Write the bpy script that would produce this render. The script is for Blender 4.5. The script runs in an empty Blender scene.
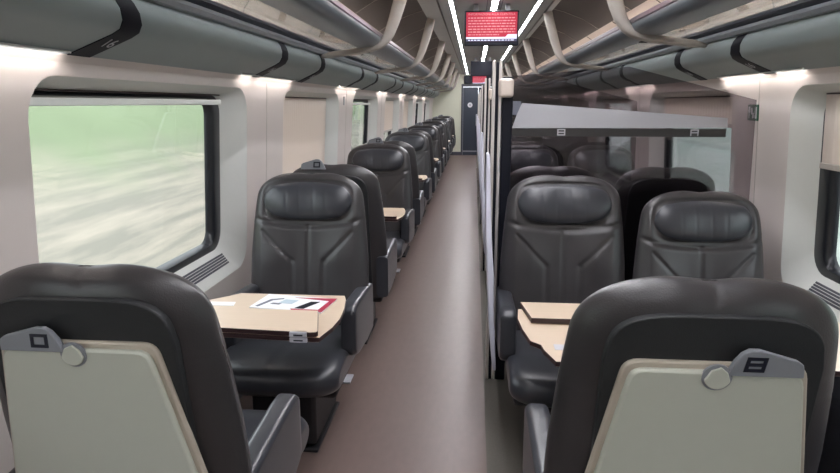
import bpy, math, random
from mathutils import Vector
from mathutils.geometry import tessellate_polygon
R = math.radians
random.seed(4)
sc = bpy.context.scene
COL = sc.collection
CX = 0.115            # centre line of the carriage (x); the camera stands a little left of it
WW = 1.385            # half width at arm height
Y0, Y1 = -1.6, 19.4   # near and far end of the saloon

# ------------------------------------------------------------------ materials
def pmat(name, col, rough=.5, metal=0, noise=0, nscale=40, bump=0, bscale=200, coat=0, emit=None, es=0, spec=.5, stretch=None, sheen=0):
    m = bpy.data.materials.new(name); m.use_nodes = True
    nt = m.node_tree; b = nt.nodes['Principled BSDF']
    b.inputs['Base Color'].default_value = (*col, 1)
    b.inputs['Roughness'].default_value = rough
    b.inputs['Metallic'].default_value = metal
    b.inputs['Coat Weight'].default_value = coat
    b.inputs['Coat Roughness'].default_value = .25
    b.inputs['Specular IOR Level'].default_value = spec
    b.inputs['Sheen Weight'].default_value = sheen
    if noise or bump:
        tc = nt.nodes.new('ShaderNodeTexCoord'); mp = nt.nodes.new('ShaderNodeMapping')
        nt.links.new(tc.outputs['Object'], mp.inputs['Vector'])
        if stretch: mp.inputs['Scale'].default_value = stretch
    if noise:
        n = nt.nodes.new('ShaderNodeTexNoise'); n.inputs['Scale'].default_value = nscale; n.inputs['Detail'].default_value = 4
        nt.links.new(mp.outputs[0], n.inputs['Vector'])
        mx = nt.nodes.new('ShaderNodeMixRGB'); mx.blend_type = 'MIX'
        mx.inputs['Color1'].default_value = (*[c*(1-noise) for c in col], 1)
        mx.inputs['Color2'].default_value = (*[min(1, c*(1+noise)) for c in col], 1)
        nt.links.new(n.outputs['Fac'], mx.inputs['Fac']); nt.links.new(mx.outputs[0], b.inputs['Base Color'])
    if bump:
        n = nt.nodes.new('ShaderNodeTexNoise'); n.inputs['Scale'].default_value = bscale; n.inputs['Detail'].default_value = 3
        nt.links.new(mp.outputs[0], n.inputs['Vector'])
        bp = nt.nodes.new('ShaderNodeBump'); bp.inputs['Strength'].default_value = bump; bp.inputs['Distance'].default_value = .002
        nt.links.new(n.outputs['Fac'], bp.inputs['Height']); nt.links.new(bp.outputs[0], b.inputs['Normal'])
    if emit:
        b.inputs['Emission Color'].default_value = (*emit, 1); b.inputs['Emission Strength'].default_value = es
    return m

def glassmat(name, tint, gloss=.08, rough=.02):
    m = bpy.data.materials.new(name); m.use_nodes = True
    nt = m.node_tree; nt.nodes.clear()
    o = nt.nodes.new('ShaderNodeOutputMaterial'); t = nt.nodes.new('ShaderNodeBsdfTransparent'); g = nt.nodes.new('ShaderNodeBsdfGlossy')
    mx = nt.nodes.new('ShaderNodeMixShader'); fr = nt.nodes.new('ShaderNodeLayerWeight'); ad = nt.nodes.new('ShaderNodeMath'); pw = nt.nodes.new('ShaderNodeMath')
    t.inputs[0].default_value = (*tint, 1); g.inputs['Roughness'].default_value = rough
    fr.inputs[0].default_value = .5; pw.operation = 'POWER'; pw.inputs[1].default_value = 4.5; nt.links.new(fr.outputs['Facing'], pw.inputs[0]); ad.operation = 'MAXIMUM'; ad.inputs[1].default_value = gloss
    ad.use_clamp = True
    nt.links.new(pw.outputs[0], ad.inputs[0]); nt.links.new(ad.outputs[0], mx.inputs[0])
    nt.links.new(t.outputs[0], mx.inputs[1]); nt.links.new(g.outputs[0], mx.inputs[2]); nt.links.new(mx.outputs[0], o.inputs[0])
    return m

def translucent(name, col):
    m = pmat(name, col, .85, noise=.04, nscale=60, stretch=(1, 12, .3)); nt = m.node_tree; b = nt.nodes['Principled BSDF']
    t = nt.nodes.new('ShaderNodeBsdfTranslucent'); t.inputs[0].default_value = (*col, 1); mx = nt.nodes.new('ShaderNodeMixShader'); mx.inputs[0].default_value = .35
    o = nt.nodes['Material Output']; nt.links.new(b.outputs[0], mx.inputs[1]); nt.links.new(t.outputs[0], mx.inputs[2]); nt.links.new(mx.outputs[0], o.inputs[0]); return m
def emat(name, col, s):
    return pmat(name, (.8, .8, .8), .5, emit=col, es=s)

M = dict(
    wall=pmat('cream_wall_laminate', (.61, .555, .525), .45, noise=.03, nscale=3),
    cove=pmat('warm_white_ceiling_cove', (.62, .53, .46), .5, noise=.03, nscale=3),
    reveal=pmat('window_reveal_plastic', (.66, .67, .64), .4, noise=.02),
    kick=pmat('dark_lower_wall_laminate', (.07, .072, .09), .5, noise=.1),
    teal=pmat('grey_blue_painted_panel', (.27, .315, .318), .5, noise=.05, nscale=6),
    band=pmat('dark_band', (.008, .009, .015), .55, noise=.05, spec=.2),
    alu=pmat('satin_aluminium', (.40, .43, .46), .32, metal=.7, noise=.05, nscale=8, stretch=(1, .1, 1)),
    alud=pmat('rack_profile_grey', (.16, .19, .215), .3, metal=.4, noise=.05, nscale=8, stretch=(1, .1, 1)),
    lip=pmat('mauve_rack_lip', (.20, .165, .19), .3, metal=.5, noise=.05),
    bracket=pmat('greige_bracket_paint', (.40, .37, .335), .4, noise=.03, nscale=10),
    brown=pmat('brown_compartment_lining', (.075, .062, .056), .6, noise=.08, nscale=8),
    channel=pmat('grey_ceiling_panel', (.40, .43, .45), .45, noise=.04, nscale=5),
    black=pmat('black_rubber', (.012, .013, .017), .35, noise=.1),
    floor=pmat('brown_vinyl_floor', (.165, .118, .105), .34, noise=.12, nscale=30, bump=.1, bscale=150, stretch=(1, .4, 1)),
    floor2=pmat('grey_green_carpet_edge', (.125, .115, .098), .75, noise=.15, nscale=90, bump=.4, bscale=300),
    leather=pmat('dark_leather', (.037, .039, .047), .30, noise=.15, nscale=14, bump=.25, bscale=260, coat=.12),
    leatherb=pmat('brown_black_leather_rim', (.037, .034, .036), .36, noise=.15, nscale=14, bump=.25, bscale=260, coat=.1),
    rear=pmat('charcoal_rear_cover', (.017, .018, .020), .6, noise=.15, nscale=60, bump=.3, bscale=400),
    tray=pmat('grey_beige_tray_plastic', (.54, .55, .475), .45, noise=.02, nscale=30),
    trayrim=pmat('beige_tray_rim_plastic', (.50, .44, .365), .45, noise=.02, nscale=30),
    tab=pmat('grey_tab_plastic', (.25, .26, .285), .4, noise=.02),
    letter=pmat('navy_letter_print', (.008, .01, .022), .4, noise=.02),
    wood=pmat('pale_birch_laminate', (.60, .48, .365), .35, noise=.06, nscale=14, stretch=(.25, 6, 6)),
    woodedge=pmat('dark_brown_table_edge', (.035, .016, .017), .4, noise=.1),
    plate=pmat('silver_label', (.5, .5, .55), .35, noise=.02),
    base=pmat('dark_seat_base', (.014, .014, .017), .5, noise=.1),
    white=pmat('white_print', (.75, .75, .77), .5, noise=.02),
    paper=pmat('glossy_white_paper', (.82, .82, .84), .35, noise=.02),
    red=pmat('red_print', (.42, .03, .07), .35, noise=.05),
    blind=translucent('pale_pleated_blind', (.76, .68, .62)),
    frost=pmat('frosted_grey_band', (.42, .42, .45), .5, noise=.02),
    frostd=pmat('smoked_grey_square', (.14, .15, .19), .5, noise=.02),
    dstrip=pmat('dark_print_strip', (.03, .028, .028), .4, noise=.02),
    post=pmat('pale_metal_post', (.60, .56, .53), .4, metal=.0, noise=.02),
    side=pmat('pale_violet_side_panel', (.50, .50, .58), .3, noise=.02),
    grip=pmat('beige_grip', (.58, .50, .44), .45, noise=.03),
    endwall=pmat('green_cream_end_wall', (.72, .73, .60), .5, noise=.04, nscale=4),
    doordark=pmat('dark_blue_door', (.035, .045, .065), .3, noise=.05),
    green=pmat('emergency_green', (.025, .10, .06), .4, noise=.02),
    shelf=glassmat('rack_shelf_glass', (.92, .94, .94), .10, .06),
    pane=glassmat('window_glass', (.93, .95, .94), .04, .01),
    smoke=glassmat('smoked_divider_glass', (.64, .61, .63), .07, .03),
    led=emat('led_strip', (.97, .96, 1.0), 50.0),
    wash=emat('warm_wall_light', (1.0, .91, .86), 46.0),
    coveglow=emat('warm_added_cove_glow', (1.0, .88, .80), 30.0),  # added glow that warms the cove above the racks
    screenred=pmat('red_screen', (.12, .01, .015), .5, spec=.05, emit=(.44, .035, .065), es=1.0),
    screentext=pmat('screen_text', (.2, .1, .1), .5, spec=.05, emit=(.60, .20, .25), es=1.0),
    screenblue=pmat('screen_lilac_bar', (.3, .3, .4), .3, emit=(.50, .50, .66), es=1.0),
    screendark=pmat('screen_navy_bar', (.02, .02, .05), .3, emit=(.02, .025, .06), es=1.0),
)

def outside(name, c1, c2, c3, zlo, zhi):
    m = bpy.data.materials.new(name); m.use_nodes = True
    nt = m.node_tree; b = nt.nodes['Principled BSDF']; b.inputs['Roughness'].default_value = .95
    tc = nt.nodes.new('ShaderNodeTexCoord'); mp = nt.nodes.new('ShaderNodeMapping'); mp.inputs['Scale'].default_value = (1.0, .10, 2.6)
    mp.inputs['Rotation'].default_value = (R(14), 0, 0)
    nt.links.new(tc.outputs['Object'], mp.inputs['Vector'])
    n = nt.nodes.new('ShaderNodeTexNoise'); n.inputs['Scale'].default_value = 2.6; n.inputs['Detail'].default_value = 7; n.inputs['Roughness'].default_value = .55
    nt.links.new(mp.outputs[0], n.inputs['Vector'])
    r1 = nt.nodes.new('ShaderNodeValToRGB'); r1.color_ramp.elements[0].position = .38; r1.color_ramp.elements[1].position = .60
    r1.color_ramp.elements[0].color = (*c1, 1); r1.color_ramp.elements[1].color = (*c2, 1)
    nt.links.new(n.outputs['Fac'], r1.inputs[0])
    sx = nt.nodes.new('ShaderNodeSeparateXYZ'); nt.links.new(tc.outputs['Object'], sx.inputs[0])
    n2 = nt.nodes.new('ShaderNodeTexNoise'); n2.inputs['Scale'].default_value = .45; n2.inputs['Detail'].default_value = 3
    nt.links.new(tc.outputs['Object'], n2.inputs['Vector'])
    ma = nt.nodes.new('ShaderNodeMath'); ma.operation = 'MULTIPLY_ADD'; ma.inputs[1].default_value = 1.3
    nt.links.new(n2.outputs['Fac'], ma.inputs[0]); nt.links.new(sx.outputs['Z'], ma.inputs[2])
    mr = nt.nodes.new('ShaderNodeMapRange'); mr.interpolation_type = 'SMOOTHSTEP'
    mr.inputs['From Min'].default_value = zlo; mr.inputs['From Max'].default_value = zhi
    nt.links.new(ma.outputs[0], mr.inputs['Value'])
    mx = nt.nodes.new('ShaderNodeMixRGB'); nt.links.new(mr.outputs[0], mx.inputs['Fac']); nt.links.new(r1.outputs[0], mx.inputs['Color1'])
    r2 = nt.nodes.new('ShaderNodeValToRGB'); r2.color_ramp.elements[0].color = (*[c*.75 for c in c3], 1); r2.color_ramp.elements[1].color = (*[min(1, c*1.35) for c in c3], 1)
    nt.links.new(n2.outputs['Fac'], r2.inputs[0]); nt.links.new(r2.outputs[0], mx.inputs['Color2'])
    nt.links.new(mx.outputs[0], b.inputs['Base Color'])
    return m
M['bank'] = outside('pale_dry_bank', (.255, .24, .20), (.40, .355, .29), (.18, .225, .13), .75, 1.9)
M['bank2'] = outside('pale_green_bank', (.27, .32, .28), (.36, .39, .36), (.23, .31, .27), .9, 1.9)

# ------------------------------------------------------------------ mesh helpers
class MB:
    def __init__(s): s.v = []; s.f = []
    def add(s, vs, fs):
        o = len(s.v); s.v += [tuple(v) for v in vs]; s.f += [tuple(i+o for i in f) for f in fs]; return s
    def box(s, x0, x1, y0, y1, z0, z1):
        vs = [(x, y, z) for z in (z0, z1) for y in (y0, y1) for x in (x0, x1)]
        return s.add(vs, [(0, 2, 3, 1), (4, 5, 7, 6), (0, 1, 5, 4), (2, 6, 7, 3), (0, 4, 6, 2), (1, 3, 7, 5)])
    def prism(s, pts, axis, a, b):
        # pts: outline in the two other axes; extruded along axis from a to b
        def mk(p, t):
            return {'x': (t, p[0], p[1]), 'y': (p[0], t, p[1]), 'z': (p[0], p[1], t)}[axis]
        n = len(pts); vs = [mk(p, a) for p in pts] + [mk(p, b) for p in pts]
        fs = [tuple(range(n)), tuple(range(2*n-1, n-1, -1))] + [(i, (i+1) % n, (i+1) % n+n, i+n) for i in range(n)]
        return s.add(vs, fs)
    def loft(s, rings, caps=True, closed=True):
        n = len(rings[0]); vs = [p for r in rings for p in r]; fs = []
        for k in range(len(rings)-1):
            for i in range(n if closed else n-1):
                j = (i+1) % n
                fs.append((k*n+i, k*n+j, (k+1)*n+j, (k+1)*n+i))
        if caps: fs += [tuple(range(n)), tuple(range(len(vs)-1, len(vs)-n-1, -1))]
        return s.add(vs, fs)
    def sheet(s, prof, y0, y1, th=0, ny=1):
        # profile in (x, z) swept along y; th > 0 makes it solid
        if th:
            q = []
            n = len(prof)
            for i, p in enumerate(prof):
                a = Vector(prof[max(0, i-1)]); b = Vector(prof[min(n-1, i+1)]); d = (b-a).normalized()
                q.append((p[0]-d.y*th, p[1]+d.x*th))
            pts = list(prof) + q[::-1]
            return s.loft([[(p[0], y, p[1]) for p in pts] for y in [y0+(y1-y0)*k/ny for k in range(ny+1)]])
        return s.loft([[(p[0], y, p[1]) for p in prof] for y in (y0, y1)], caps=False, closed=False)
    def tube(s, pts, r, n=10):
        rings = []
        for i, p in enumerate(pts):
            a = Vector(pts[max(0, i-1)]); b = Vector(pts[min(len(pts)-1, i+1)]); d = (b-a).normalized()
            u = d.cross(Vector((0, 0, 1)) if abs(d.z) < .9 else Vector((1, 0, 0))).normalized(); w = d.cross(u)
            rings.append([tuple(Vector(p)+u*r*math.cos(2*math.pi*k/n)+w*r*math.sin(2*math.pi*k/n)) for k in range(n)])
        return s.loft(rings)
    def build(s, name, mat, parent=None, smooth=False, bevel=0, seg=2, recalc=True):
        me = bpy.data.meshes.new(name); me.from_pydata(s.v, [], s.f)
        if recalc:
            import bmesh
            bm = bmesh.new(); bm.from_mesh(me); bmesh.ops.recalc_face_normals(bm, faces=bm.faces); bm.to_mesh(me); bm.free()
        me.materials.append(mat)
        if smooth or bevel:
            for p in me.polygons: p.use_smooth = True
        o = bpy.data.objects.new(name, me); COL.objects.link(o)
        if parent is not None: o.parent = parent
        if bevel:
            m = o.modifiers.new('bevel', 'BEVEL'); m.width = bevel; m.segments = seg; m.limit_method = 'ANGLE'; m.angle_limit = R(35)
        if smooth or bevel:
            w = o.modifiers.new('wn', 'WEIGHTED_NORMAL'); w.keep_sharp = True
            try: me.set_sharp_from_angle(angle=R(50))
            except Exception: pass
        return o

def rrect(cx, cy, hw, hh, r, n=6):
    pts = []
    for (sx, sy, a0) in ((1, 1, 0), (-1, 1, 90), (-1, -1, 180), (1, -1, 270)):
        for k in range(n+1):
            a = R(a0+90*k/n)
            pts.append((cx+sx*(hw-r)+r*math.cos(a), cy+sy*(hh-r)+r*math.sin(a)))
    return pts

def empty(name, loc=(0, 0, 0), rz=0):
    o = bpy.data.objects.new(name, None); COL.objects.link(o); o.location = loc; o.rotation_euler = (0, 0, rz); o.empty_display_size = .1
    return o
def tag(o, label=None, cat=None, group=None, kind=None):
    if label: o['label'] = label
    if cat: o['category'] = cat
    if group: o['group'] = group
    if kind: o['kind'] = kind
    return o
def dup(o, parent=None):
    c = o.copy(); COL.objects.link(c)
    if parent is not None: c.parent = parent
    for ch in [x for x in bpy.data.objects if x.parent == o]: dup(ch, c)
    return c
def struct(o): o['kind'] = 'structure'; return o

def text_mesh(txt, size):
    cu = bpy.data.curves.new('lettering', 'FONT'); cu.body = txt; cu.size = size; cu.align_x = 'CENTER'; cu.align_y = 'CENTER'; cu.extrude = .0004
    o = bpy.data.objects.new('lettering', cu); COL.objects.link(o)
    dg = bpy.context.evaluated_depsgraph_get()
    me = bpy.data.meshes.new_from_object(o.evaluated_get(dg)); bpy.data.objects.remove(o)
    return me

# blocky squared seat letters, in the local x-z plane, thickness along y
def letter_strokes(mb, ch, cx, cz, w, h, t, y0, y1, flip=1):
    def bar(xa, xb, za, zb):
        a, b = sorted((cx+flip*xa, cx+flip*xb)); mb.box(a, b, y0, y1, cz+za, cz+zb)
    W, H = w/2, h/2
    bar(-W, -W+t, -H, H); bar(W-t, W, -H, H); bar(-W+t, W-t, H-t, H)
    if ch in 'DB': bar(-W+t, W-t, -H, -H+t)
    if ch in 'BA': bar(-W+t, W-t, -t/2, t/2)

# ------------------------------------------------------------------ room shell
def wx(z): return WW-(z-1.25)*.06
def side_x(s, z, off=0): return CX+s*(wx(z)+off)

ZT = 1.70
def make_wall(s, centres, name):
    outer = [(Y0, .0), (Y1, .0), (Y1, ZT), (Y0, ZT)]
    holes = []
    for c in centres:
        ya, yb = max(c-.865, Y0+.05), min(c+.865, Y1-.05)
        if yb-ya < .5: continue
        holes.append(rrect((ya+yb)/2, 1.165, (yb-ya)/2, .495, .13))
    loops = [[Vector((p[0], p[1], 0)) for p in outer]] + [[Vector((p[0], p[1], 0)) for p in h] for h in holes]
    tris = tessellate_polygon(loops)
    flat = [p for l in loops for p in l]
    mb = MB(); mb.add([(side_x(s, p.y), p.x, p.y) for p in flat], [tuple(t) for t in tris])
    # curved cove above the windows up to the locker panels
    cv = [(side_x(s, ZT), ZT), (CX+s*1.354, 1.708), (CX+s*1.346, 1.720), (CX+s*1.334, 1.728)]
    mb.sheet(cv, Y0, Y1)
    w = struct(mb.build(name, M['wall'], smooth=True))
    return [( (h[0][0]+0), h) for h in holes]

CL = [.145+2.4*k for k in range(8)]
CR = [-.155+2.4*k for k in range(8)]
holesL = make_wall(-1, CL, 'wall_left')
holesR = make_wall(1, CR, 'wall_right')

def make_window(s, idx, c, blind):
    """reveal loft from the wall opening to the frame, gasket, pane and vent; blind = how far it is drawn (0..1) or None"""
    ya, yb = max(c-.865, Y0+.05), min(c+.865, Y1-.05)
    if yb-ya < .5: return
    cy, hw = (ya+yb)/2, (yb-ya)/2
    def ring(cy, cz, hw, hh, r, off): return [(side_x(s, p[1], off), p[0], p[1]) for p in rrect(cy, cz, hw, hh, r)]
    r0 = ring(cy, 1.165, hw, .495, .13, 0)
    r1 = ring(cy, 1.170, hw-.012, .480, .12, .012)
    cz_ = cy-(.062 if s < 0 else .02)
    r2 = ring(cz_, 1.208, hw-.085, .408, .10, .10)
    fr = MB(); fr.loft([r0, r1, r2], caps=False)
    f = struct(fr.build('window_%d' % idx, M['reveal'], smooth=True))
    g = MB()
    a1 = ring(cz_, 1.208, hw-.080, .412, .10, .098); cz2 = cz_-.03; a2 = ring(cz2, 1.220, hw-.150, 0.383, .08, .085)
    a3 = ring(cz2, 1.220, hw-.172, 0.375, .07, .10); a4 = ring(cz2, 1.220, hw-.176, 0.370, .07, .13); a5 = ring(cz_, 1.208, hw-.08, .412, .10, .13)
    g.loft([a1, a2, a3, a4, a5, a1], caps=False); g.build('window_gasket', M['black'], f, smooth=True)
    p = MB(); p.prism([(q[1], q[2]) for q in ring(cz_, 1.220, hw-.13, 0.390, .08, .12)], 'x', 0, .006)
    # keep the pane on the wall's lean
    p.v = [(side_x(s, v[2], .115+v[0]), v[1], v[2]) for v in p.v]
    p.build('window_pane', M['pane'], f)
    v = MB(); v2 = MB()
    def L(t, dy):  # point on the sloping lower reveal, t 0 (room) .. 1 (glass)
        z = .69+(.80-.69)*t; return (side_x(s, z, .012+.088*t), dy, z+.003)
    for k in range(5):
        t0 = .22+k*.10; t1 = t0+.05
        q = [L(t0, cy-hw*.78), L(t0, cy+hw*.78), L(t1, cy+hw*.78), L(t1, cy-hw*.78)]
        v.add(q+[(a, b, c_+.004) for a, b, c_ in q], [(3, 2, 1, 0), (4, 5, 6, 7), (0, 1, 5, 4), (1, 2, 6, 5), (2, 3, 7, 6), (3, 0, 4, 7)])
    v.build('sill_vent', M['kick'], f)
    if blind is None: return
    n = 'blind %d' % idx
    zt, zb = 1.617, 1.617-.022-(.70*blind)
    off0 = .080
    bl = empty('window_blind', (side_x(s, zt, off0), cy, zt))
    side = 'by the single seats' if s < 0 else 'by the paired seats'
    order = ['behind the camera', 'first', 'second', 'third', 'fourth', 'fifth', 'sixth', 'seventh', 'eighth', 'ninth'][idx_of(c, s)]
    state = 'rolled up to a thin bar' if blind < .02 else ('drawn partly down' if blind < .95 else 'drawn fully down')
    tag(bl, 'window blind %s, %s window %s' % (state, order, side), 'window blind', 'window blinds')
    bl.location = (0, 0, 0)
    wv = hw-.13; cy -= (.062 if s < 0 else .02)
    if blind > .02:
        m = MB()
        N = 60; vs = []
        for i in range(N+1):
            y = cy-wv+2*wv*i/N; d = .0025*(i % 2)
            vs += [(side_x(s, zb, off0+d), y, zb), (side_x(s, zt, off0+d), y, zt)]
        m.add(vs, [(2*i, 2*i+2, 2*i+3, 2*i+1) for i in range(N)])
        o = m.build('blind_fabric', M['blind'], bl); so = o.modifiers.new('s', 'SOLIDIFY'); so.thickness = .002
    h = MB(); xa, xb = sorted((side_x(s, zb, off0-.012), side_x(s, zb, off0+.006)))
    h.box(xa, xb, cy-wv, cy+wv, zb-.024, zb+.002); h.build('hem_bar', M['bracket'] if blind > .02 else M['reveal'], bl, bevel=.004)
    rb = MB(); rb.box(*sorted((side_x(s, zt, off0-.006), side_x(s, zt, off0+.012))), cy-wv, cy+wv, zt-.0, zt+.006)
    rb.build('roller_case', M['woodedge'], bl, bevel=.004)

def idx_of(c, s):
    L = CL if s < 0 else CR
    return min(range(len(L)), key=lambda i: abs(L[i]-c))
blL = [0.0, 0.0, 1.0, .02, .62, 1.0, 0.0, 0.0, 1.0]
blR = [0.0, .40, .20, .20, .5, 1.0, 0.0, 1.0, .5]
for i, c in enumerate(CL): make_window(-1, i+1, c, blL[i])
for i, c in enumerate(CR): make_window(1, i+11, c, blR[i])

# floor
struct(MB().box(-2.0, .085, Y0, Y1, -.05, 0).build('floor', M['floor']))
struct(MB().box(.085, 2.0, Y0, Y1, -.05, .001).build('floor', M['floor2']))
# lower walls
for s, nm in ((-1, 'baseboard_left'), (1, 'baseboard_right')):
    x0, x1 = sorted((side_x(s, .24, .06), side_x(s, .24, -.07)))
    m = MB(); pts = [(side_x(s, 0, .02), 0), (side_x(s, 0, -.10), 0), (side_x(s, .40, -.05), .40), (side_x(s, .50, -.006), .50), (side_x(s, .5, .02), .50)]
    m.loft([[(p[0], y, p[1]) for p in pts] for y in (Y0, Y1)]); struct(m.build(nm, M['kick']))
# wall seams between wall panels
for s, L in ((-1, CL), (1, CR)):
    for k, c in enumerate(L[:-1]):
        y = c+1.2
        m = MB(); 
        vs = [(side_x(s, z, o), yy, z) for z in (.5, ZT) for yy in (y-.0025, y+.0025) for o in (-.0015, .004)]
        m.add(vs, [(0, 1, 3, 2), (4, 6, 7, 5), (0, 4, 5, 1), (2, 3, 7, 6), (0, 2, 6, 4), (1, 5, 7, 3)])
        struct(m.build('trim_%d' % (20+k+(10 if s > 0 else 0)), M['bracket']))

# overhead locker panels
PROF = [(1.340, 1.724), (1.300, 1.746), (1.225, 1.787), (1.200, 1.803), (1.180, 1.826), (1.168, 1.855), (1.165, 1.880), (1.176, 1.906)]
for s, nm in ((-1, 'trim_1'), (1, 'trim_2')):
    m = MB(); m.sheet([(CX+s*a, z) for a, z in PROF], Y0, Y1, th=.012*(-s))
    struct(m.build(nm, M['teal'], smooth=True))
def band_part(s, y, parent, w=.11):
    # dark numbered band that wraps the panel: slanted on the underside, straight on the nose
    offs = [0.0, .02, .055, .060, .045, .015, -.02, -.04]
    m = MB(); vs = []
    P = PROF
    rings = []
    for (a, z), o in zip(P, offs):
        e = .0025
        aa, zz = a-e*.8, z-e*(1 if a > 1.175 else 0)
        rings.append([(CX+s*aa, y+o-w/2, zz), (CX+s*aa, y+o+w/2, zz), (CX+s*(aa+.004), y+o+w/2, zz+.003), (CX+s*(aa+.004), y+o-w/2, zz+.003)])
    m.loft(rings)
    return m.build('number_band', M['band'], parent, smooth=True)
bl = [1.90+2.5*k for k in range(7)]+[3.50+2.5*k for k in range(6)]
br = [3.30+2.45*k for k in range(7)]+[4.20+2.45*k for k in range(6)]
trimL, trimR = bpy.data.objects['trim_1'], bpy.data.objects['trim_2']
tm = text_mesh('16', .062); tm.materials.append(M['frost'])
for s, ys, par in ((-1, bl, trimL), (1, br, trimR)):
    for y in sorted(ys):
        b = band_part(s, y, par)
        if y < 9:
            n = bpy.data.objects.new('seat_number', tm); COL.objects.link(n); n.parent = b
            ta = math.atan2(.016, .045)
            n.location = (CX+s*1.262-s*.0035, y+.038, 1.7667-.0055)
            n.rotation_euler = (R(180)-s*0, R(0), R(90 if s < 0 else -90))
            from mathutils import Matrix
            # lettering lies on the slanted underside
            zax = Vector((-s*.48, 0, -.877)).normalized(); xax = Vector((0, 1, 0)); 
            if s > 0: xax = Vector((0, -1, 0))
            yax = zax.cross(xax)
            n.matrix_local = Matrix.Translation(n.location) @ Matrix((xax, yax, zax)).transposed().to_4x4()

# upper cove behind the rack and brown lining above it
for s, nm in ((-1, 'wall_left'), (1, 'wall_right')):
    m = MB(); m.sheet([(CX+s*a, z) for a, z in [(1.30, 1.75), (1.33, 1.90), (1.29, 2.05), (1.20, 2.18), (1.06, 2.27)]], Y0, Y1, th=.01*(-s))
    struct(m.build(nm+'_cove', M['cove'], smooth=True)).name = 'ceiling_cove'
    m = MB(); m.sheet([(CX+s*a, z) for a, z in [(1.06, 2.27), (.90, 2.36), (.72, 2.43), (.60, 2.46)]], Y0, Y1, th=.01*(-s))
    struct(m.build('ceiling', M['brown'], smooth=True))
    # seams across cove and lining
    k = 0; y = .75
    while y < Y1:
        m = MB(); pr = [(1.325, 1.90), (1.286, 2.05), (1.197, 2.175), (1.057, 2.265)]
        m.sheet([(CX+s*a, z) for a, z in pr], y-.003, y+.003, th=.004*(s)); struct(m.build('trim_%d' % (60+k), M['brown']))
        m = MB(); m.sheet([(CX+s*a, z) for a, z in [(1.05, 2.262), (.90, 2.352), (.72, 2.422), (.61, 2.452)]], y+.55, y+.556, th=.004*s)
        struct(m.build('trim_%d' % (90+k), M['bracket'])); y += .62*2; k += 1
# central ceiling channel
ZC = 2.43; CC = .165; HC = .49
m = MB(); m.box(CC-HC, CC+HC, Y0, Y1, ZC, ZC+.02); struct(m.build('ceiling', M['channel']))
for s in (-1, 1):
    m = MB(); m.box(*sorted((CC+s*(HC-.004), CC+s*(HC+.010))), Y0, Y1, ZC-.008, ZC+.03); struct(m.build('trim_%d' % (3+(s > 0)), M['black']))
    m = MB(); m.prism([(CC+s*(HC+.010), ZC-.004), (CC+s*(HC+.010), ZC+.03), (CX+s*.64, 2.48), (CX+s*.62, 2.450)], 'y', Y0, Y1); struct(m.build('trim_%d' % (5+(s > 0)), M['channel']))
m = MB()
for xo in (-.035, .035): m.box(CC+xo-.0+(-.03 if xo < 0 else .03)-.003, CC+xo+(-.03 if xo < 0 else .03)+.003, Y0, Y1, ZC-.002, ZC+.004)
struct(m.build('trim_7', M['kick']))

# ceiling lights
def strip(x, w, y0, y1, label, group=None):
    e = empty('ceiling_light', (x, (y0+y1)/2, ZC)); tag(e, label, 'ceiling light', group)
    L = (y1-y0)/2
    MB().box(-w/2, w/2, -L, L, -.008, .002).build('light_diffuser', M['led'], e)
    MB().box(-w/2-.012, -w/2, -L, L, -.010, .002).box(w/2, w/2+.012, -L, L, -.010, .002).build('light_housing', M['channel'], e)
strip(CC-.375, .028, Y0+.1, Y1-.1, 'long ceiling light strip along the channel edge over the single seats')
strip(CC+.375, .028, Y0+.1, Y1-.1, 'long ceiling light strip along the channel edge over the smoked dividers')
strip(CC, .05, 1.0, 7.4, 'central ceiling light strip running behind the large red screen')
strip(CC, .05, 7.6, 12.2, 'central ceiling light strip between the large red screen and the dark display back')
strip(CC, .05, 12.7, 19.0, 'central ceiling light strip ending above the far door')

# wall washers under the locker panels
for s, L in ((-1, CL), (1, CR)):
    for k, c in enumerate(L[:-1]):
        y = c+1.2
        e = empty('wall_light', (CX+s*1.327, y, 1.7300))
        tag(e, 'slim warm lamp under the locker panel over wall pillar %d by the %s seats' % (k+1, 'single' if s < 0 else 'paired'), 'wall light', 'pillar wall lights')
        MB().box(-.007, .007, -.48, .48, -.001, .0).build('light_diffuser', M['wash'], e)
        MB().box(-.008, .008, -.49, .49, .0, .003).box(*sorted((-s*.007, -s*.0085)), -.49, .49, -.002, .003).build('light_housing', M['reveal'], e)
        e.rotation_euler = (0, -R(24)*s, 0)

# end walls and door
m = MB(); m.box(-1.5, -.385, Y1, Y1+.06, 0, 2.46); struct(m.build('wall_far', M['endwall']))
m = MB(); m.box(.63, 1.75, Y1, Y1+.06, 0, 2.46).box(-.385, .63, Y1, Y1+.06, 2.12, 2.46); struct(m.build('wall_far', M['endwall']))
struct(MB().box(-1.5, 1.75, Y0-.06, Y0, 0, 2.6).build('wall_near', M['wall']))
struct(MB().box(-1.30, -.385, Y1-.02, Y1, 0, .10).build('baseboard_far', M['kick']))
m = MB(); m.box(-.385, -.335, Y1-.03, Y1+.05, 0, 2.06).box(.58, .63, Y1-.03, Y1+.05, 0, 2.06).box(-.385, .63, Y1-.03, Y1+.05, 2.06, 2.14)
d = struct(m.build('door_1', M['kick'], bevel=.006))
MB().box(-.335, .12, Y1, Y1+.03, .0, 2.05).box(.13, .58, Y1, Y1+.03, .0, 2.05).build('door_leaf', M['doordark'], d)
MB().box(-.32, .11, Y1-.008, Y1, .10, .14).box(-.345, -.325, Y1-.02, Y1, .0, 2.05).box(-.335, .10, Y1-.012, Y1, 2.065, 2.125).box(.16, .58, Y1-.012, Y1, 2.065, 2.125).build('door_trim', M['tab'], d)
m = MB(); m.prism([(-.12+.075*math.cos(t*.2618), 1.52+.075*math.sin(t*.2618)) for t in range(24)], 'y', Y1-.006, Y1)
em = m.build('round_emblem', M['white'], d)
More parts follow.
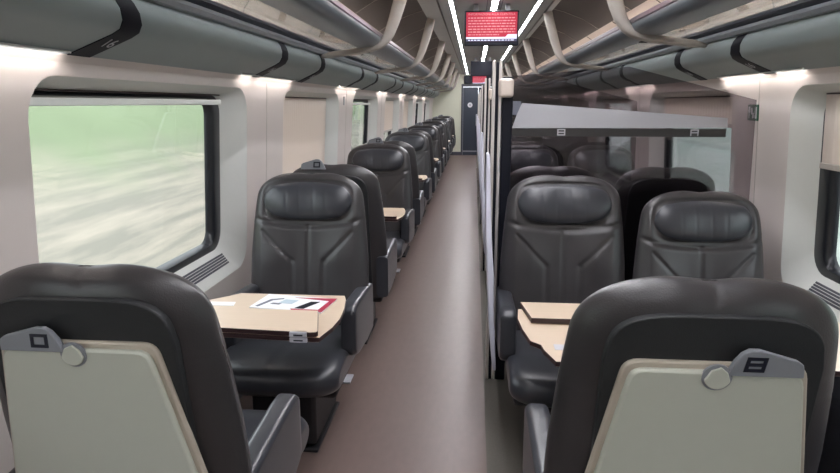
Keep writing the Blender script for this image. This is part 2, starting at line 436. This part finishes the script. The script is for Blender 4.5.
MB().box(-.155, -.085, Y1-.009, Y1-.006, 1.512, 1.528).box(-.128, -.112, Y1-.009, Y1-.006, 1.485, 1.555).build('emblem_cross', M['tab'], em)
MB().box(.06, .08, Y1-.05, Y1-.02, .9, 1.25).build('door_handle', M['alu'], d, bevel=.005)

# ------------------------------------------------------------------ luggage racks
def make_rack(s, ys, label):
    e = empty('luggage_rack', (CX+s*1.165, 0, 1.9)); e.location = (CX, 0, 0)
    tag(e, label, 'luggage rack', 'luggage racks')
    X = lambda a: s*a
    yb = Y1-.03
    MB().box(*sorted((X(.90), X(1.155))), Y0+.02, yb, 1.957, 1.963).build('glass_shelf', M['shelf'], e)
    m = MB(); m.sheet([(X(a), z) for a, z in [(1.21, 1.915), (1.178, 1.903), (1.152, 1.906), (1.143, 1.922), (1.150, 1.938), (1.20, 1.950)]], Y0+.02, yb, th=.006*(-s)); m.build('rear_rail', M['alu'], e, smooth=True)
    MB().box(*sorted((X(1.225), X(1.245))), Y0+.1, yb-.1, 1.922, 1.935).build('added_cove_glow', M['coveglow'], e)  # added glowing strip, hidden behind the rail, to brighten the cove
    m = MB(); m.sheet([(X(a), z) for a, z in [(1.20, 1.945), (1.16, 1.950), (1.145, 1.958), (1.15, 1.975), (1.20, 1.985)]], Y0+.02, yb, th=.004*(-s)); m.build('shelf_gasket', M['kick'], e, smooth=True)
    m = MB(); m.sheet([(X(a), z) for a, z in [(.915, 1.950), (.87, 1.946), (.80, 1.955), (.765, 1.975), (.752, 1.998), (.752, 2.012)]], Y0+.02, yb, th=.012*(-s)); m.build('front_profile', M['alud'], e, smooth=True)
    m = MB(); m.sheet([(X(a), z) for a, z in [(.752, 2.012), (.744, 2.016), (.742, 2.034), (.752, 2.042), (.765, 2.04)]], Y0+.02, yb, th=.006*(-s)); m.build('front_lip', M['lip'], e, smooth=True)
    path = [(1.172, 1.893), (1.10, 1.905), (1.0, 1.918), (.90, 1.930), (.82, 1.944), (.765, 1.965), (.725, 1.998), (.695, 2.045), (.668, 2.115), (.640, 2.20), (.612, 2.29), (.588, 2.37), (.572, 2.432)]
    wid = [.05, .09, .10, .10, .10, .095, .085, .078, .078, .075, .07, .065, .06]
    thk = [.022, .040, .042, .042, .040, .048, .058, .068, .078, .086, .090, .090, .088]
    rings = []
    for i, ((a, z), w) in enumerate(zip(path, wid)):
        p0 = Vector(path[max(0, i-1)]); p1 = Vector(path[min(len(path)-1, i+1)]); d = (p1-p0).normalized()
        n = Vector((-d.y, d.x))*thk[i]/2     # half thickness, normal to the path
        ring = []
        for k in range(12):
            t = 2*math.pi*k/12; cu, sn = math.cos(t), math.sin(t)
            cu = math.copysign(abs(cu)**.6, cu); sn = math.copysign(abs(sn)**.6, sn)
            ring.append((X(a+n.x*sn), w/2*cu, z+n.y*sn))
        rings.append(ring)
    first = None
    for y in ys:
        if first is None:
            b = MB(); b.loft(rings); first = o = b.build('rack_bracket', M['bracket'], e, smooth=True)
        else:
            o = first.copy(); COL.objects.link(o); o.parent = e
        o.location = (0, y, 0)
    # dark clips where shelf panes meet
    for y in ys:
        m = MB(); m.box(*sorted((X(.885), X(.93))), y+.28, y+.33, 1.940, 1.956); m.build('shelf_clip', M['band'], e)
make_rack(-1, [4.38+2.37*k for k in range(7)], 'glass and metal luggage rack with greige brackets above the single seats')
make_rack(1, [3.74+2.6*k for k in range(7)], 'glass and metal luggage rack with greige brackets above the paired seats')

# ------------------------------------------------------------------ seats (local: faces +y, rear top at y = 0)
def yr(z): return .14*(1.24-z)/.84
def hw_(z):
    P = [(.36, .312), (.55, .318), (.80, .312), (.97, .298), (1.1, .283), (1.24, .260)]
    for (a, b), (c, d) in zip(P, P[1:]):
        if z <= c: return b+(d-b)*(max(z, a)-a)/(c-a)
    return .25
def seg_d(x, z, a, b):
    p = Vector((x, z)); a = Vector(a); b = Vector(b); t = max(0, min(1, (p-a).dot(b-a)/(b-a).length_squared)); return (p-a-(b-a)*t).length
SE = [((0, .955), (0, .45)), ((.235, .93), (.085, .775)), ((-.235, .93), (-.085, .775)), ((.085, .775), (.080, .45)), ((-.085, .775), (-.080, .45))]
def backrest_mb():
    NU, NV = 90, 110; mb = MB(); z0 = .36
    def ss(x): return max(0, min(1, x))
    def surf(i, j, front):
        s = -1+2*i/NU; u = math.copysign(1-(1-abs(s))**1.7, s); v = 1-(1-j/NV)**1.45
        zt = 1.224-.125*(1-(1-abs(u)**3.0)**(1/2.2)) - .008*math.exp(-(u/.22)**2)
        z = z0+v*(zt-z0); x = hw_(z)*u
        e = max(0, (1-abs(u)**5))**.5 * max(0, (1-v**16))**.5
        T = .165; y = yr(z)
        if not front:
            yy = y+T/2*(1-e) + .02*(abs(u)**2)*e
            # horizontal seams on the side wraps of the rear
            if abs(x) > .2:
                for zz in (1.0, .955): yy += .0015*math.exp(-((z-zz)/.004)**2)
            yy += .004*math.exp(-(x/.004)**2)*ss((z-1.17)/.02)
            return (x, yy, z)
        f = y+T-T/2*(1-e)
        bowl = .035*(1-ss(abs(x)/.24)**2.2)          # wings stand forward of the middle
        f -= bowl*ss((z-.4)/.2)*e
        if z > .93 and z < 1.25:                      # rim around the pillow
            dx = max(0, abs(x)/.225); dz = abs(z-1.080)/.102; r = (dx**4+dz**4)**.25
            f -= .016*math.exp(-((r-1)/.09)**2)*e
        for a, b in SE: f -= .009*math.exp(-(seg_d(x, z, a, b)/.007)**2)*e
        zc = .955+.03*(x/.25)**2
        f -= .014*math.exp(-((z-zc)/.012)**2)*e
        f += .010*math.exp(-((z-.80)/.08)**2)*ss(1-abs(abs(x)-.16)/.1)
        return (x, f, z)
    n = NU+1
    vs = [surf(i, j, True) for j in range(NV+1) for i in range(n)] + [surf(i, j, False) for j in range(NV+1) for i in range(n)]
    o = n*(NV+1); fs = []
    for j in range(NV):
        for i in range(NU):
            a = j*n+i; fs.append((a, a+1, a+n+1, a+n)); fs.append((o+a, o+a+n, o+a+n+1, o+a+1))
    for j in range(NV):
        for i in (0, NU):
            a = j*n+i; fs.append((a, a+n, o+a+n, o+a) if i == 0 else (a, o+a, o+a+n, a+n))
    for i in range(NU):
        for j in (0, NV):
            a = j*n+i; fs.append((a, a+1, o+a+1, o+a) if j == NV else (a, o+a, o+a+1, a+1))
    mb.add(vs, fs); return mb
def pillow_mb():
    NU, NV = 84, 30; vs = []; fs = []
    for j in range(NV+1):
        for i in range(NU+1):
            s = -1+2*i/NU; t = -1+2*j/NV
            # square to superellipse
            u = s*math.sqrt(1-.36*t*t); v = t*math.sqrt(1-.36*s*s)
            x = .218*u*1.06; z = 1.080+.090*v*1.1 - .010*(1-t)/2*(u*u)*-1
            h = (max(0, 1-abs(s)**3)**.5)*(max(0, 1-abs(t)**2.6)**.5)
            b = .028*(1-min(1, abs(x)/.24)**2)
            f = yr(z)+.165-.030-b*.2 + .045*h - .010*math.exp(-(u/.35)**2) - .0013*sum(math.exp(-((x-q-.006*t)/.006)**2) for q in (-.10, -.035, .04, .105))*h
            vs.append((x, f, z))
    n = NU+1
    for j in range(NV):
        for i in range(NU):
            a = j*n+i; fs.append((a, a+1, a+n+1, a+n))
    mb = MB(); mb.add(vs, fs); return mb
def cushion_mb():
    # rounded cushion with a centre seam
    NU, NV = 40, 40; vs = []; fs = []
    rings = []
    prof = []  # outline in y-z, going round the cushion
    ya, yb, zb, zt = .20, .90, .335, .475
    out = [(ya, zb), (.5, zb-.01), (.80, zb-.005)] + [(yb-.075+.075*math.sin(R(a)), (zb+zt)/2-.012+.068*-math.cos(R(a))) for a in range(0, 181, 12)] + [(.74, zt+.0), (.6, zt-.012), (.4, zt-.022), (ya, zt-.02)]
    for i in range(NU+1):
        s = -1+2*i/NU; u = math.copysign(1-(1-abs(s))**1.8, s); x = .290*u
        e = (1-abs(u)**6)**.5 if abs(u) < 1 else 0
        cz = .405; g = 1-.05*math.exp(-(x/.008)**2)
        ring = []
        for y, z in out:
            yy = y-(1-e)*.05*(1 if y > .5 else 0)-.03*abs(u)**3*(y > .7); zz = cz+(z-cz)*(.45+.55*e)
            if z > cz: zz += -.006*math.exp(-(x/.007)**2)+.012*abs(u)**2*e
            ring.append((x, yy-.004*math.exp(-(x/.007)**2)*(y > .85), zz))
        rings.append(ring)
    return MB().loft(rings)
def arm_mb(s):
    rings = []
    for k, (y, zt, zb) in enumerate([(.12, .64, .38), (.30, .655, .38), (.52, .668, .40), (.585, .664, .42), (.61, .650, .44), (.615, .625, .47)]):
        w = .037*(1 if k < 4 else (.93 if k == 4 else .75))
        rings.append([(s*.290+p[0], y, p[1]) for p in rrect(0, (zt+zb)/2, w, (zt-zb)/2, .022, 4)])
    return MB().loft(rings)
def trap(zt, ht, zb, hb, r=.03):
    pts = []
    c = [(-hb, zb), (hb, zb), (ht, zt), (-ht, zt)]
    out = []
    for i in range(4):
        p = Vector(c[i]); a = (Vector(c[i-1])-p).normalized(); b = (Vector(c[(i+1) % 4])-p).normalized()
        p0, p2 = p+a*r, p+b*r
        for k in range(6):
            t = k/5; q = p0*(1-t)**2+p*2*t*(1-t)+p2*t*t; out.append((q.x, q.y))
    return out
def rear_plate(mb, pts, y0, y1):
    n = len(pts); vs = [(x, yr(z)+y0, z) for x, z in pts]+[(x, yr(z)+y1, z) for x, z in pts]
    return mb.add(vs, [tuple(range(n)), tuple(range(2*n-1, n-1, -1))]+[(i, (i+1) % n, (i+1) % n+n, i+n) for i in range(n)])

def make_seat(letter, away_high=False, tray=True):
    e = empty('train_seat')
    b = backrest_mb().build('backrest', M['leatherb'], e, smooth=False)
    for p in b.data.polygons: p.use_smooth = True
    p = pillow_mb().build('headrest', M['leather'], b)
    for q in p.data.polygons: q.use_smooth = True
    c = cushion_mb().build('seat_cushion', M['leather'], e, smooth=True)
    for s in (-1, 1): arm_mb(s).build('armrest', M['leather'], e, smooth=True)
    # rear cover, tray, latch and letter tab
    arch = [(-.225, .42), (.225, .42), (.222, 1.05)] + [(.222*math.cos(R(a)) if 0 else math.copysign(abs(math.cos(R(a)))**.45, math.cos(R(a)))*.218, 1.05+.110*math.sin(R(a))**.7) for a in range(8, 173, 8)] + [(-.222, 1.05)]
    rear_plate(MB(), arch, -.006, .02).build('rear_cover', M['rear'], e, bevel=.004)
    ms = -1 if letter == 'D' else 1
    if tray:
     t = rear_plate(MB(), trap(1.060, .182, .48, .285, .032), -.018, 0.0).build('tray_frame', M['trayrim'], e, bevel=.005)
     tr = rear_plate(MB(), trap(1.046, .170, .47, .272, .030), -.034, -.014).build('tray_table', M['tray'], e, bevel=.006)
     m = MB(); cz = 1.034
     pts = [(.030*math.cos(R(a)), cz+.030*math.sin(R(a))) for a in range(0, 360, 15)]
     rear_plate(m, pts, -.0365, -.030); ring = m.build('latch_shade', M['tab'], tr)  # grey disc; its rim paints the shadow around the latch
     m = MB(); rear_plate(m, [(.026*math.cos(R(a)), cz+.001+.026*math.sin(R(a))) for a in range(190, 355, 12)] + [(.018, cz+.014), (.004, cz+.026), (-.014, cz+.018)], -.043, -.036)
     m.build('tray_latch', M['tray'], tr, bevel=.002)
    if not tray and not away_high: return finish_seat(e)
    dz = .130 if away_high else -.027; yo = -.03 if not away_high else -.01
    tp = [(ms*x, z+dz) for x, z in [(.018, 1.068), (.030, 1.100), (.042, 1.118), (.056, 1.127), (.075, 1.127), (.150, 1.105), (.160, 1.098), (.164, 1.085), (.166, 1.068)]]
    m = MB(); rear_plate(m, tp, yo-.010, yo+.006); tb = m.build('letter_tab', M['tab'], e, bevel=.002)
    m = MB(); letter_strokes(m, letter, ms*.068, 1.096+dz, .040, .034, .0075, yo-.0118, yo-.010)
    m.v = [(x+(z-1.096-dz)*.12, y+yr(z), z) for x, y, z in m.v]
    m.build('seat_letter', M['letter'], tb)
    return finish_seat(e)
def finish_seat(e):
    # base
    m = MB(); m.box(-.15, .15, .28, .72, .02, .34); pd = m.build('pedestal', M['base'], e, bevel=.02)
    m = MB(); m.box(-.27, .27, .24, .80, .30, .345); m.build('seat_pan', M['base'], e, bevel=.02)
    m = MB(); m.box(-.16, .11, .665, .725, .298, .312); m.build('foot_bar', M['trayrim'], e, bevel=.005)
    m = MB(); m.box(-.16, .16, .26, .74, .0, .015); m.build('floor_plate', M['base'], e, bevel=.004)
    m = MB(); m.box(-.17, -.12, -.09, .02, .0, .012); m.build('anchor_bracket', M['plate'], e, bevel=.004)
    return e
protoD = make_seat('D'); protoB = make_seat('B'); protoA = None; protoDh = make_seat('D', True, False); plain = make_seat('D', False, False)
used = set()
def place(proto, x, y, rz, label, group, z=0):
    if proto.name in used: o = dup(proto)
    else: o = proto; used.add(proto.name)
    o.location = (x, y, z); o.rotation_euler = (0, 0, rz); tag(o, label, 'train seat', group)
    return o
PER = 2.4; ordn = ['first', 'second', 'third', 'fourth', 'fifth', 'sixth', 'seventh', 'eighth']
for k in range(8):
    ya = 1.2+PER*k; yf = 3.28+PER*k
    if k == 0: lab = 'dark leather single seat seen from behind with beige tray and D tab, by the window'
    else: lab = 'dark leather single seat facing away, back to back with the %s camera-facing single seat' % ordn[k-1]
    if yf > 1 and ya < Y1-1.0: place(protoD if k == 0 else protoDh, -.875 if k == 0 else -.845, ya+(.02 if k == 0 else 0), 0, lab, 'single window seats')
    if yf < Y1-.3:
        lab = ['dark leather single seat facing the camera behind the table with the magazine',
               'brown-black single seat facing the camera, second in the row after the magazine table'][k] if k < 2 else 'dark leather single seat facing the camera, %s along the single row from the magazine table' % ordn[k]
        place(plain, -.85, yf, math.pi, lab, 'single window seats')
for k in range(5):
    ya = 1.2+PER*k; yf = 3.28+PER*k
    for pr, x, nm in ((protoB, .462, 'aisle'), (protoA, 1.118, 'window')):
        if k == 0 and nm == 'window': pass
        else:
            lab = 'dark leather aisle seat seen from behind with beige tray and B tab' if k == 0 else 'dark leather %s seat facing away behind the %s smoked divider' % (nm, ordn[k-1])
            place(pr if k == 0 else plain, x+(.04 if k == 0 else 0), ya+(.02 if k == 0 else 0), 0, lab, 'paired seats')
        if k == 0: lab = 'dark leather aisle seat facing the camera under the letter B' if nm == 'aisle' else 'dark leather window seat facing the camera, top lower than its neighbour, under letter A'
        else: lab = 'dark leather %s seat facing the camera, %s bay beyond the lettered smoked divider' % (nm, ordn[k-1])
        if k == 0 and nm == 'window':
            place(plain, x, yf-.06, math.pi, lab, 'paired seats', z=-.065)
        else: place(plain, x, yf, math.pi, lab, 'paired seats')

# ------------------------------------------------------------------ tables
def leaf(name, pts, z0, z1, parent):
    o = MB().prism(pts, 'z', z0, z1).build(name, M['wood'], parent)
    o.data.materials.append(M['woodedge'])
    for p in o.data.polygons:
        if abs(p.normal.z) < .5: p.material_index = 1
    o.modifiers.new('b', 'BEVEL').width = .0015
    return o
def table_left(y, label, tags=True):
    e = empty('folding_table', (-1.0, y, 0)); tag(e, label, 'table', 'tables by the single seats')
    x0, x1 = -.255, .44
    base = [(x0, -.22), (.42, -.262), (.445, -.258), (.470, -.15), (.478, -.05), (.470, .08), (.452, .20), (.435, .255), (x0+.21, .255), (x0+.18, .22), (x0+.06, .10), (x0, .08)]
    b = leaf('table_top', base, .712, .730, e)
    u = leaf('folded_leaf', [(x0+.01, -.225), (.41, -.266), (.432, -.262), (.438, -.25), (.382, -.02), (x0+.01, -.01)], .733, .752, e)
    MB().box(x0-.02, x0+.01, -.1, .02, .50, .712).box(x0-.02, x0+.26, -.10, -.04, .680, .712).build('table_leg', M['base'], e, bevel=.01)
    if tags:
        for z0, z1, p in ((.733, .752, u), (.712, .730, b)):
            MB().box(.335, .400, -.2685 if 0 else -.2700, -.255, z0+.001, z1).build('hinge_label', M['plate'], p)
            MB().box(.350, .385, -.2712, -.270, z0+.006, z0+.011).build('label_print', M['letter'], p)
    return e
table_left(2.385, 'pale birch folding table with dark edges carrying the magazine, under the window')
for k in range(1, 7):
    if 2.385+PER*k < Y1-1.2:
        table_left(2.385+PER*k, 'pale birch folding table before the %s camera-facing single seat' % ordn[k], tags=False)
def table_right(y, label, first=False):
    e = empty('folding_table', (.80, y, 0)); tag(e, label, 'table', 'tables by the paired seats')
    xa = -.60  # aisle end
    base = [(xa, .24), (xa-.01, .12), (xa, .0), (xa+.02, -.12), (xa+.055, -.155), (xa+.06, -.20), (xa+.09, -.30), (-.02, -.30), (-.02, .24)]
    b = leaf('table_top', base, .712, .730, e)
    u = leaf('folded_leaf', [(xa+.01, .26), (xa+.04, .06), (-.03, .06), (-.03, .26)], .733, .755, e)
    MB().box(-.50, -.44, -.1965, -.1965+.05, .7301, .7312).build('hinge_label', M['plate'], b)
    wr = [(.0, -.30)] + [(.64-.10+.10*math.sin(R(a)), -.30+.10-.10*math.cos(R(a))) for a in range(0, 91, 15)] + [(.66, .24), (.0, .24)]
    w = leaf('window_leaf', wr, .712, .730, e)
    MB().prism([(.02, .22), (.02, .42), (.61, .42), (.61, .28), (.58, .22)], 'z', .752, .775).build('raised_leaf', M['wood'], e, bevel=.003)
    MB().box(-.04, .04, -.08, .02, .0, .70).box(-.3, .3, -.08, .0, .685, .712).build('table_leg', M['base'], e, bevel=.01)
    return e
table_right(2.28, 'pale birch folding table before the seats under letters B and A')
for k in range(1, 4):
    table_right(2.28+PER*k, 'pale birch folding table in the %s bay beyond the first smoked divider' % ordn[k-1])

# magazine, and a white slip for the shine on the table
e = empty('magazine', (-.765, 2.487, .7305)); e.rotation_euler = (0, 0, R(-8)); tag(e, 'red and white open magazine lying on the birch table by the large window', 'magazine')
MB().box(-.16, .165, -.075, .11, 0, .006).build('magazine_pages', M['paper'], e, bevel=.001)
m = MB(); m.prism([(-.02, .085), (.165, .11), (.166, .09), (.165, -.074), (.03, -.074), (.02, -.06), (.14, -.05), (.145, .07)], 'z', .006, .0068); m.build('red_border', M['red'], e)
MB().prism([(.035, -.05), (.075, -.05), (.11, .05), (.07, .045)], 'z', .006, .0070).build('dark_picture', M['band'], e)
MB().prism([(-.14, -.06), (-.125, -.065), (-.10, .03), (-.06, .055), (-.065, .065), (-.115, .04)], 'z', .006, .0070).prism([(-.09, -.02), (-.05, -.02), (-.045, -.005), (-.085, -.005)], 'z', .006, .0070).build('grey_picture', M['frostd'], e)
MB().prism([(-.06, .0), (.0, .0), (.01, .05), (-.05, .05)], 'z', .006, .0069).build('pale_blue_picture', M['pane_print'] if 'pane_print' in M else pmat('pale_blue_print', (.45, .55, .62), .35, noise=.1), e)
e = tag(MB().prism([(-.03, 0), (.09, .0), (.08, .05), (-.03, .045)], 'z', 0, .0015).build('shine_slip', M['paper']), 'small white slip standing for the shine on the birch table beside the window wall', 'painted shine')  # tabletop highlight made as a thin white slip
e.location = (-1.10, 2.455, .7308)

# ------------------------------------------------------------------ smoked glass dividers
def make_divider(y, label, first):
    e = empty('glass_divider', (0, y, 0)); tag(e, label, 'glass divider', 'smoked glass dividers between back-to-back seats')
    prof = [(.20, .10), (1.46, .10), (1.485, .7), (1.455, 1.595), (.80, 1.765), (.20, 1.72)]
    g = MB().prism(prof, 'y', -.006, .006).build('glass_pane', M['smoke'], e)
    MB().box(.150, .205, -.03, .03, 0, 1.715).build('dark_post', M['band'], e, bevel=.006)
    for xa, xb in ((.094, .112), (.129, .145)):
        pts = [(xa, -.008, 0), (xa, -.008, 1.62)]
        m = MB(); m.box(xa, xb, -.028, .028, 0.0, 1.80); m.build('pale_post', M['post'], e, bevel=.005)
    m = MB(); m.box(.112, .129, -.02, .02, 0, 1.79); m.build('post_core', M['band'], e)
    m = MB(); m.box(.126, .206, -.075, -.031, 1.608, 1.706); m.build('handhold', M['grip'], e, bevel=.018, seg=4)
    if first:
        MB().prism([(.255, 1.580), (.228, 1.515), (.206, 1.448), (1.323, 1.452), (1.318, 1.503)], 'y', -.0075, -.0062).build('frosted_band', M['frost'], e)
        MB().box(.206, 1.318, -.0072, -.0062, 1.405, 1.447).build('dark_strip', M['dstrip'], e)
        MB().box(.206, .25, -.0070, -.0062, 1.517, 1.59).build('grey_square', M['frostd'], e)
        m = MB(); letter_strokes(m, 'B', .468, 1.427, .042, .034, .006, -.0085, -.0072); m.build('seat_letter', M['frost'], e)
        m = MB(); letter_strokes(m, 'A', 1.158, 1.427, .042, .034, .006, -.0085, -.0072); m.build('seat_letter', M['frost'], e)
    else:
        MB().prism([(.255, 1.580), (.206, 1.448), (1.323, 1.452), (1.318, 1.503)], 'y', -.0075, -.0062).build('frosted_band', M['frost'], e) if 0 else None
    # side panel along the aisle, narrowing to a curved foot
    m = MB()
    rings = []
    for z, xa, xb, yy in [(1.32, .070, .086, -.20), (1.10, .068, .092, -.34), (.92, .072, .100, -.42), (.75, .082, .112, -.47), (.58, .088, .114, -.50), (.42, .100, .125, -.52), (.32, .110, .130, -.52), (.27, .120, .131, -.50)]:
        rings.append([(xa, yy, z), (xb, yy-.01, z), (xb, -.03, z), (xa, -.03, z)])
    m.loft(rings)
    m.build('aisle_side_panel', M['side'], e, bevel=.004)
for k in range(6):
    make_divider(3.42+PER*k, 'smoked glass divider with grey band and letters B and A, behind the camera-facing pair' if k == 0 else 'smoked glass divider with pale aisle posts and handhold, %s beyond the lettered one' % ordn[k-1], k == 0)

# ------------------------------------------------------------------ displays
def screen_unit(y, w, zt, h, cx, face, label, hanger=True):
    e = empty('information_display', (cx, y, zt-h/2)); tag(e, label, 'display')
    MB().box(-w/2, w/2, 0, .06, -h/2, h/2).build('display_case', M['band'], e, bevel=.008)
    if hanger: [MB().box(q-.02, q+.02, .015, .045, h/2, ZC-(zt-h/2)).build('hanger', M['tab'], e) for q in (-.14, .14)]
    if face:
        iw, it, ib = face
        s = MB().box(-iw, iw, -.002, 0, ib, it).build('screen', M['screenred'], e)
        H = it-ib
        if H > .15:
            MB().box(-iw, iw, -.003, -.002, ib, ib+H*.085).build('screen_footer', M['screendark'], s)
            MB().prism([(-iw, ib+H*.085), (iw, ib+H*.085), (iw, ib+H*.245), (iw*.65, ib+H*.245), (iw*.55, ib+H*.15), (-iw, ib+H*.15)], 'y', -.003, -.002).build('lilac_bar', M['screenblue'], s)
            t = text_mesh('INFORMAZIONI ALLA CLIENTELA', .026); t.materials.append(M['screentext'])
            o = bpy.data.objects.new('screen_heading', t); COL.objects.link(o); o.parent = s; o.rotation_euler = (R(90), 0, 0); o.location = (0, -.003, it-.018)
            sx = 2*iw*.94/max(1e-3, o.dimensions.x); 
            xs = [v.co.x for v in t.vertices]; k = 2*iw*.92/(max(xs)-min(xs)); o.scale = (k, 1.0, 1)
            m = MB(); rnd = random.Random(3)
            for r in range(7):
                z = it-.048-r*.0235; x = -iw*.92; end = iw*.93 if r < 6 else iw*.3
                while x < end:
                    L = rnd.uniform(.008, .034); L = min(L, end-x)
                    m.box(x, x+L, -.003, -.002, z-.0045, z+.0045); x += L+.007
            m.build('screen_text_lines', M['screentext'], s)
            m = MB(); x = -iw*.92
            while x < iw*.9:
                L = rnd.uniform(.01, .03); m.box(x, x+L, -.004, -.003, ib+.006, ib+.014); x += L+.008
            m.build('footer_text', M['screenblue'], s)
        else:
            m = MB()
            for r in range(5): m.box(-iw*.9, iw*.9, -.003, -.002, it-.025-r*.028, it-.015-r*.028)
            m.build('screen_text_lines', M['screentext'], s)
    return e
screen_unit(5.75, .475, 2.372, .295, .142, (.222, .133, -.112), 'black ceiling-hung display showing red text screen, the large one over the aisle')
screen_unit(12.3, .45, 2.36, .27, .150, None, 'black ceiling display seen from its dark back, beyond the red text screen')
screen_unit(19.338, .92, 2.392, .245, .150, (.205, .095, -.120), 'black end display panel with small red screen above the far door', hanger=False)

# small fittings
def wall_sign(name, label, cat, s, y, z, hw, hh, mat):
    e = empty(name, (0, 0, 0)); tag(e, label, cat)
    vs = [(side_x(s, zz, o), yy, zz) for zz in (z-hh, z+hh) for yy in (y-hw, y+hw) for o in (-.006, 0)]
    MB().add(vs, [(0, 1, 3, 2), (4, 6, 7, 5), (0, 4, 5, 1), (2, 3, 7, 6), (0, 2, 6, 4), (1, 5, 7, 3)]).build('sign_plate', mat, e)
    return e
e = wall_sign('emergency_sign', 'small green emergency sign with white figures on the wall at the divider end', 'sign', 1, 3.50, 1.530, .060, .042, M['green'])
m = MB()
for (ya, yb, za, zb) in ((-.060, -.035, -.035, .035), (-.02, .0, -.035, .0), (.0, .02, -.01, .03), (.035, .060, .0, .036), (.045, .053, -.036, .0)):
    vs = [(side_x(1, 1.530+zz*.85, o), 3.50+yy*.8, 1.530+zz*.85) for zz in (za, zb) for yy in (ya, yb) for o in (-.008, -.006)]
    m.add(vs, [(0, 1, 3, 2), (4, 6, 7, 5), (0, 4, 5, 1), (2, 3, 7, 6), (0, 2, 6, 4), (1, 5, 7, 3)])
m.build('sign_pictogram', M['white'], e)
wall_sign('coat_hook', 'small pale coat hook on the wall pillar between the second and third single-seat windows', 'coat hook', -1, 6.02, 1.60, .012, .04, M['green'] if 0 else M['tab'])

# ------------------------------------------------------------------ outside
def bank(s, mat, name, label):
    rnd = random.Random(9+s); N = 60; P = [(1.9, -.9), (2.6, -1.0), (3.4, -.7), (4.2, -.1), (5.2, .7), (6.4, 1.5), (7.6, 2.1), (9.5, 2.6), (14, 2.9), (22, 3.0)]
    rings = []
    for i in range(N+1):
        y = -14+60*i/N
        rings.append([(CX+s*(a+.25*math.sin(y*.31+a)+rnd.uniform(-.05, .05)), y, z+.22*math.sin(y*.23+a*.7)+rnd.uniform(-.05, .05)) for a, z in P])
    o = MB().loft(rings, caps=False, closed=False).build(name, mat, smooth=True); return tag(o, label, 'embankment')
bank(-1, M['bank'], 'embankment', 'pale dry embankment with green top outside the windows by the single seats')
bank(1, M['bank2'], 'embankment', 'pale green embankment outside the windows by the paired seats')

# ------------------------------------------------------------------ light: overcast sky
w = bpy.data.worlds.new('sky'); sc.world = w; w.use_nodes = True
bg = w.node_tree.nodes['Background']; bg.inputs[0].default_value = (.90, .94, 1.0, 1); bg.inputs[1].default_value = 3.8

# ------------------------------------------------------------------ camera
cam = bpy.data.cameras.new('camera'); co = bpy.data.objects.new('camera', cam); COL.objects.link(co); sc.camera = co
cam.sensor_width = 36; cam.lens = 620*36/840; cam.clip_start = .02; cam.clip_end = 200
co.location = (0, 0, 1.58); co.rotation_euler = (R(90)-.21208, 0, .08494)
sc.view_settings.view_transform = 'Standard'; sc.view_settings.look = 'None'; sc.view_settings.gamma = 1; sc.view_settings.use_curve_mapping = False
sc.view_settings.exposure = 0.0
try:
    sc.cycles.use_denoising = True; sc.cycles.denoiser = 'OPENIMAGEDENOISE'
    sc.cycles.max_bounces = 10; sc.cycles.diffuse_bounces = 6; sc.cycles.glossy_bounces = 4; sc.cycles.transparent_max_bounces = 24
    sc.cycles.sample_clamp_indirect = 6; sc.cycles.use_light_tree = True
except Exception: pass
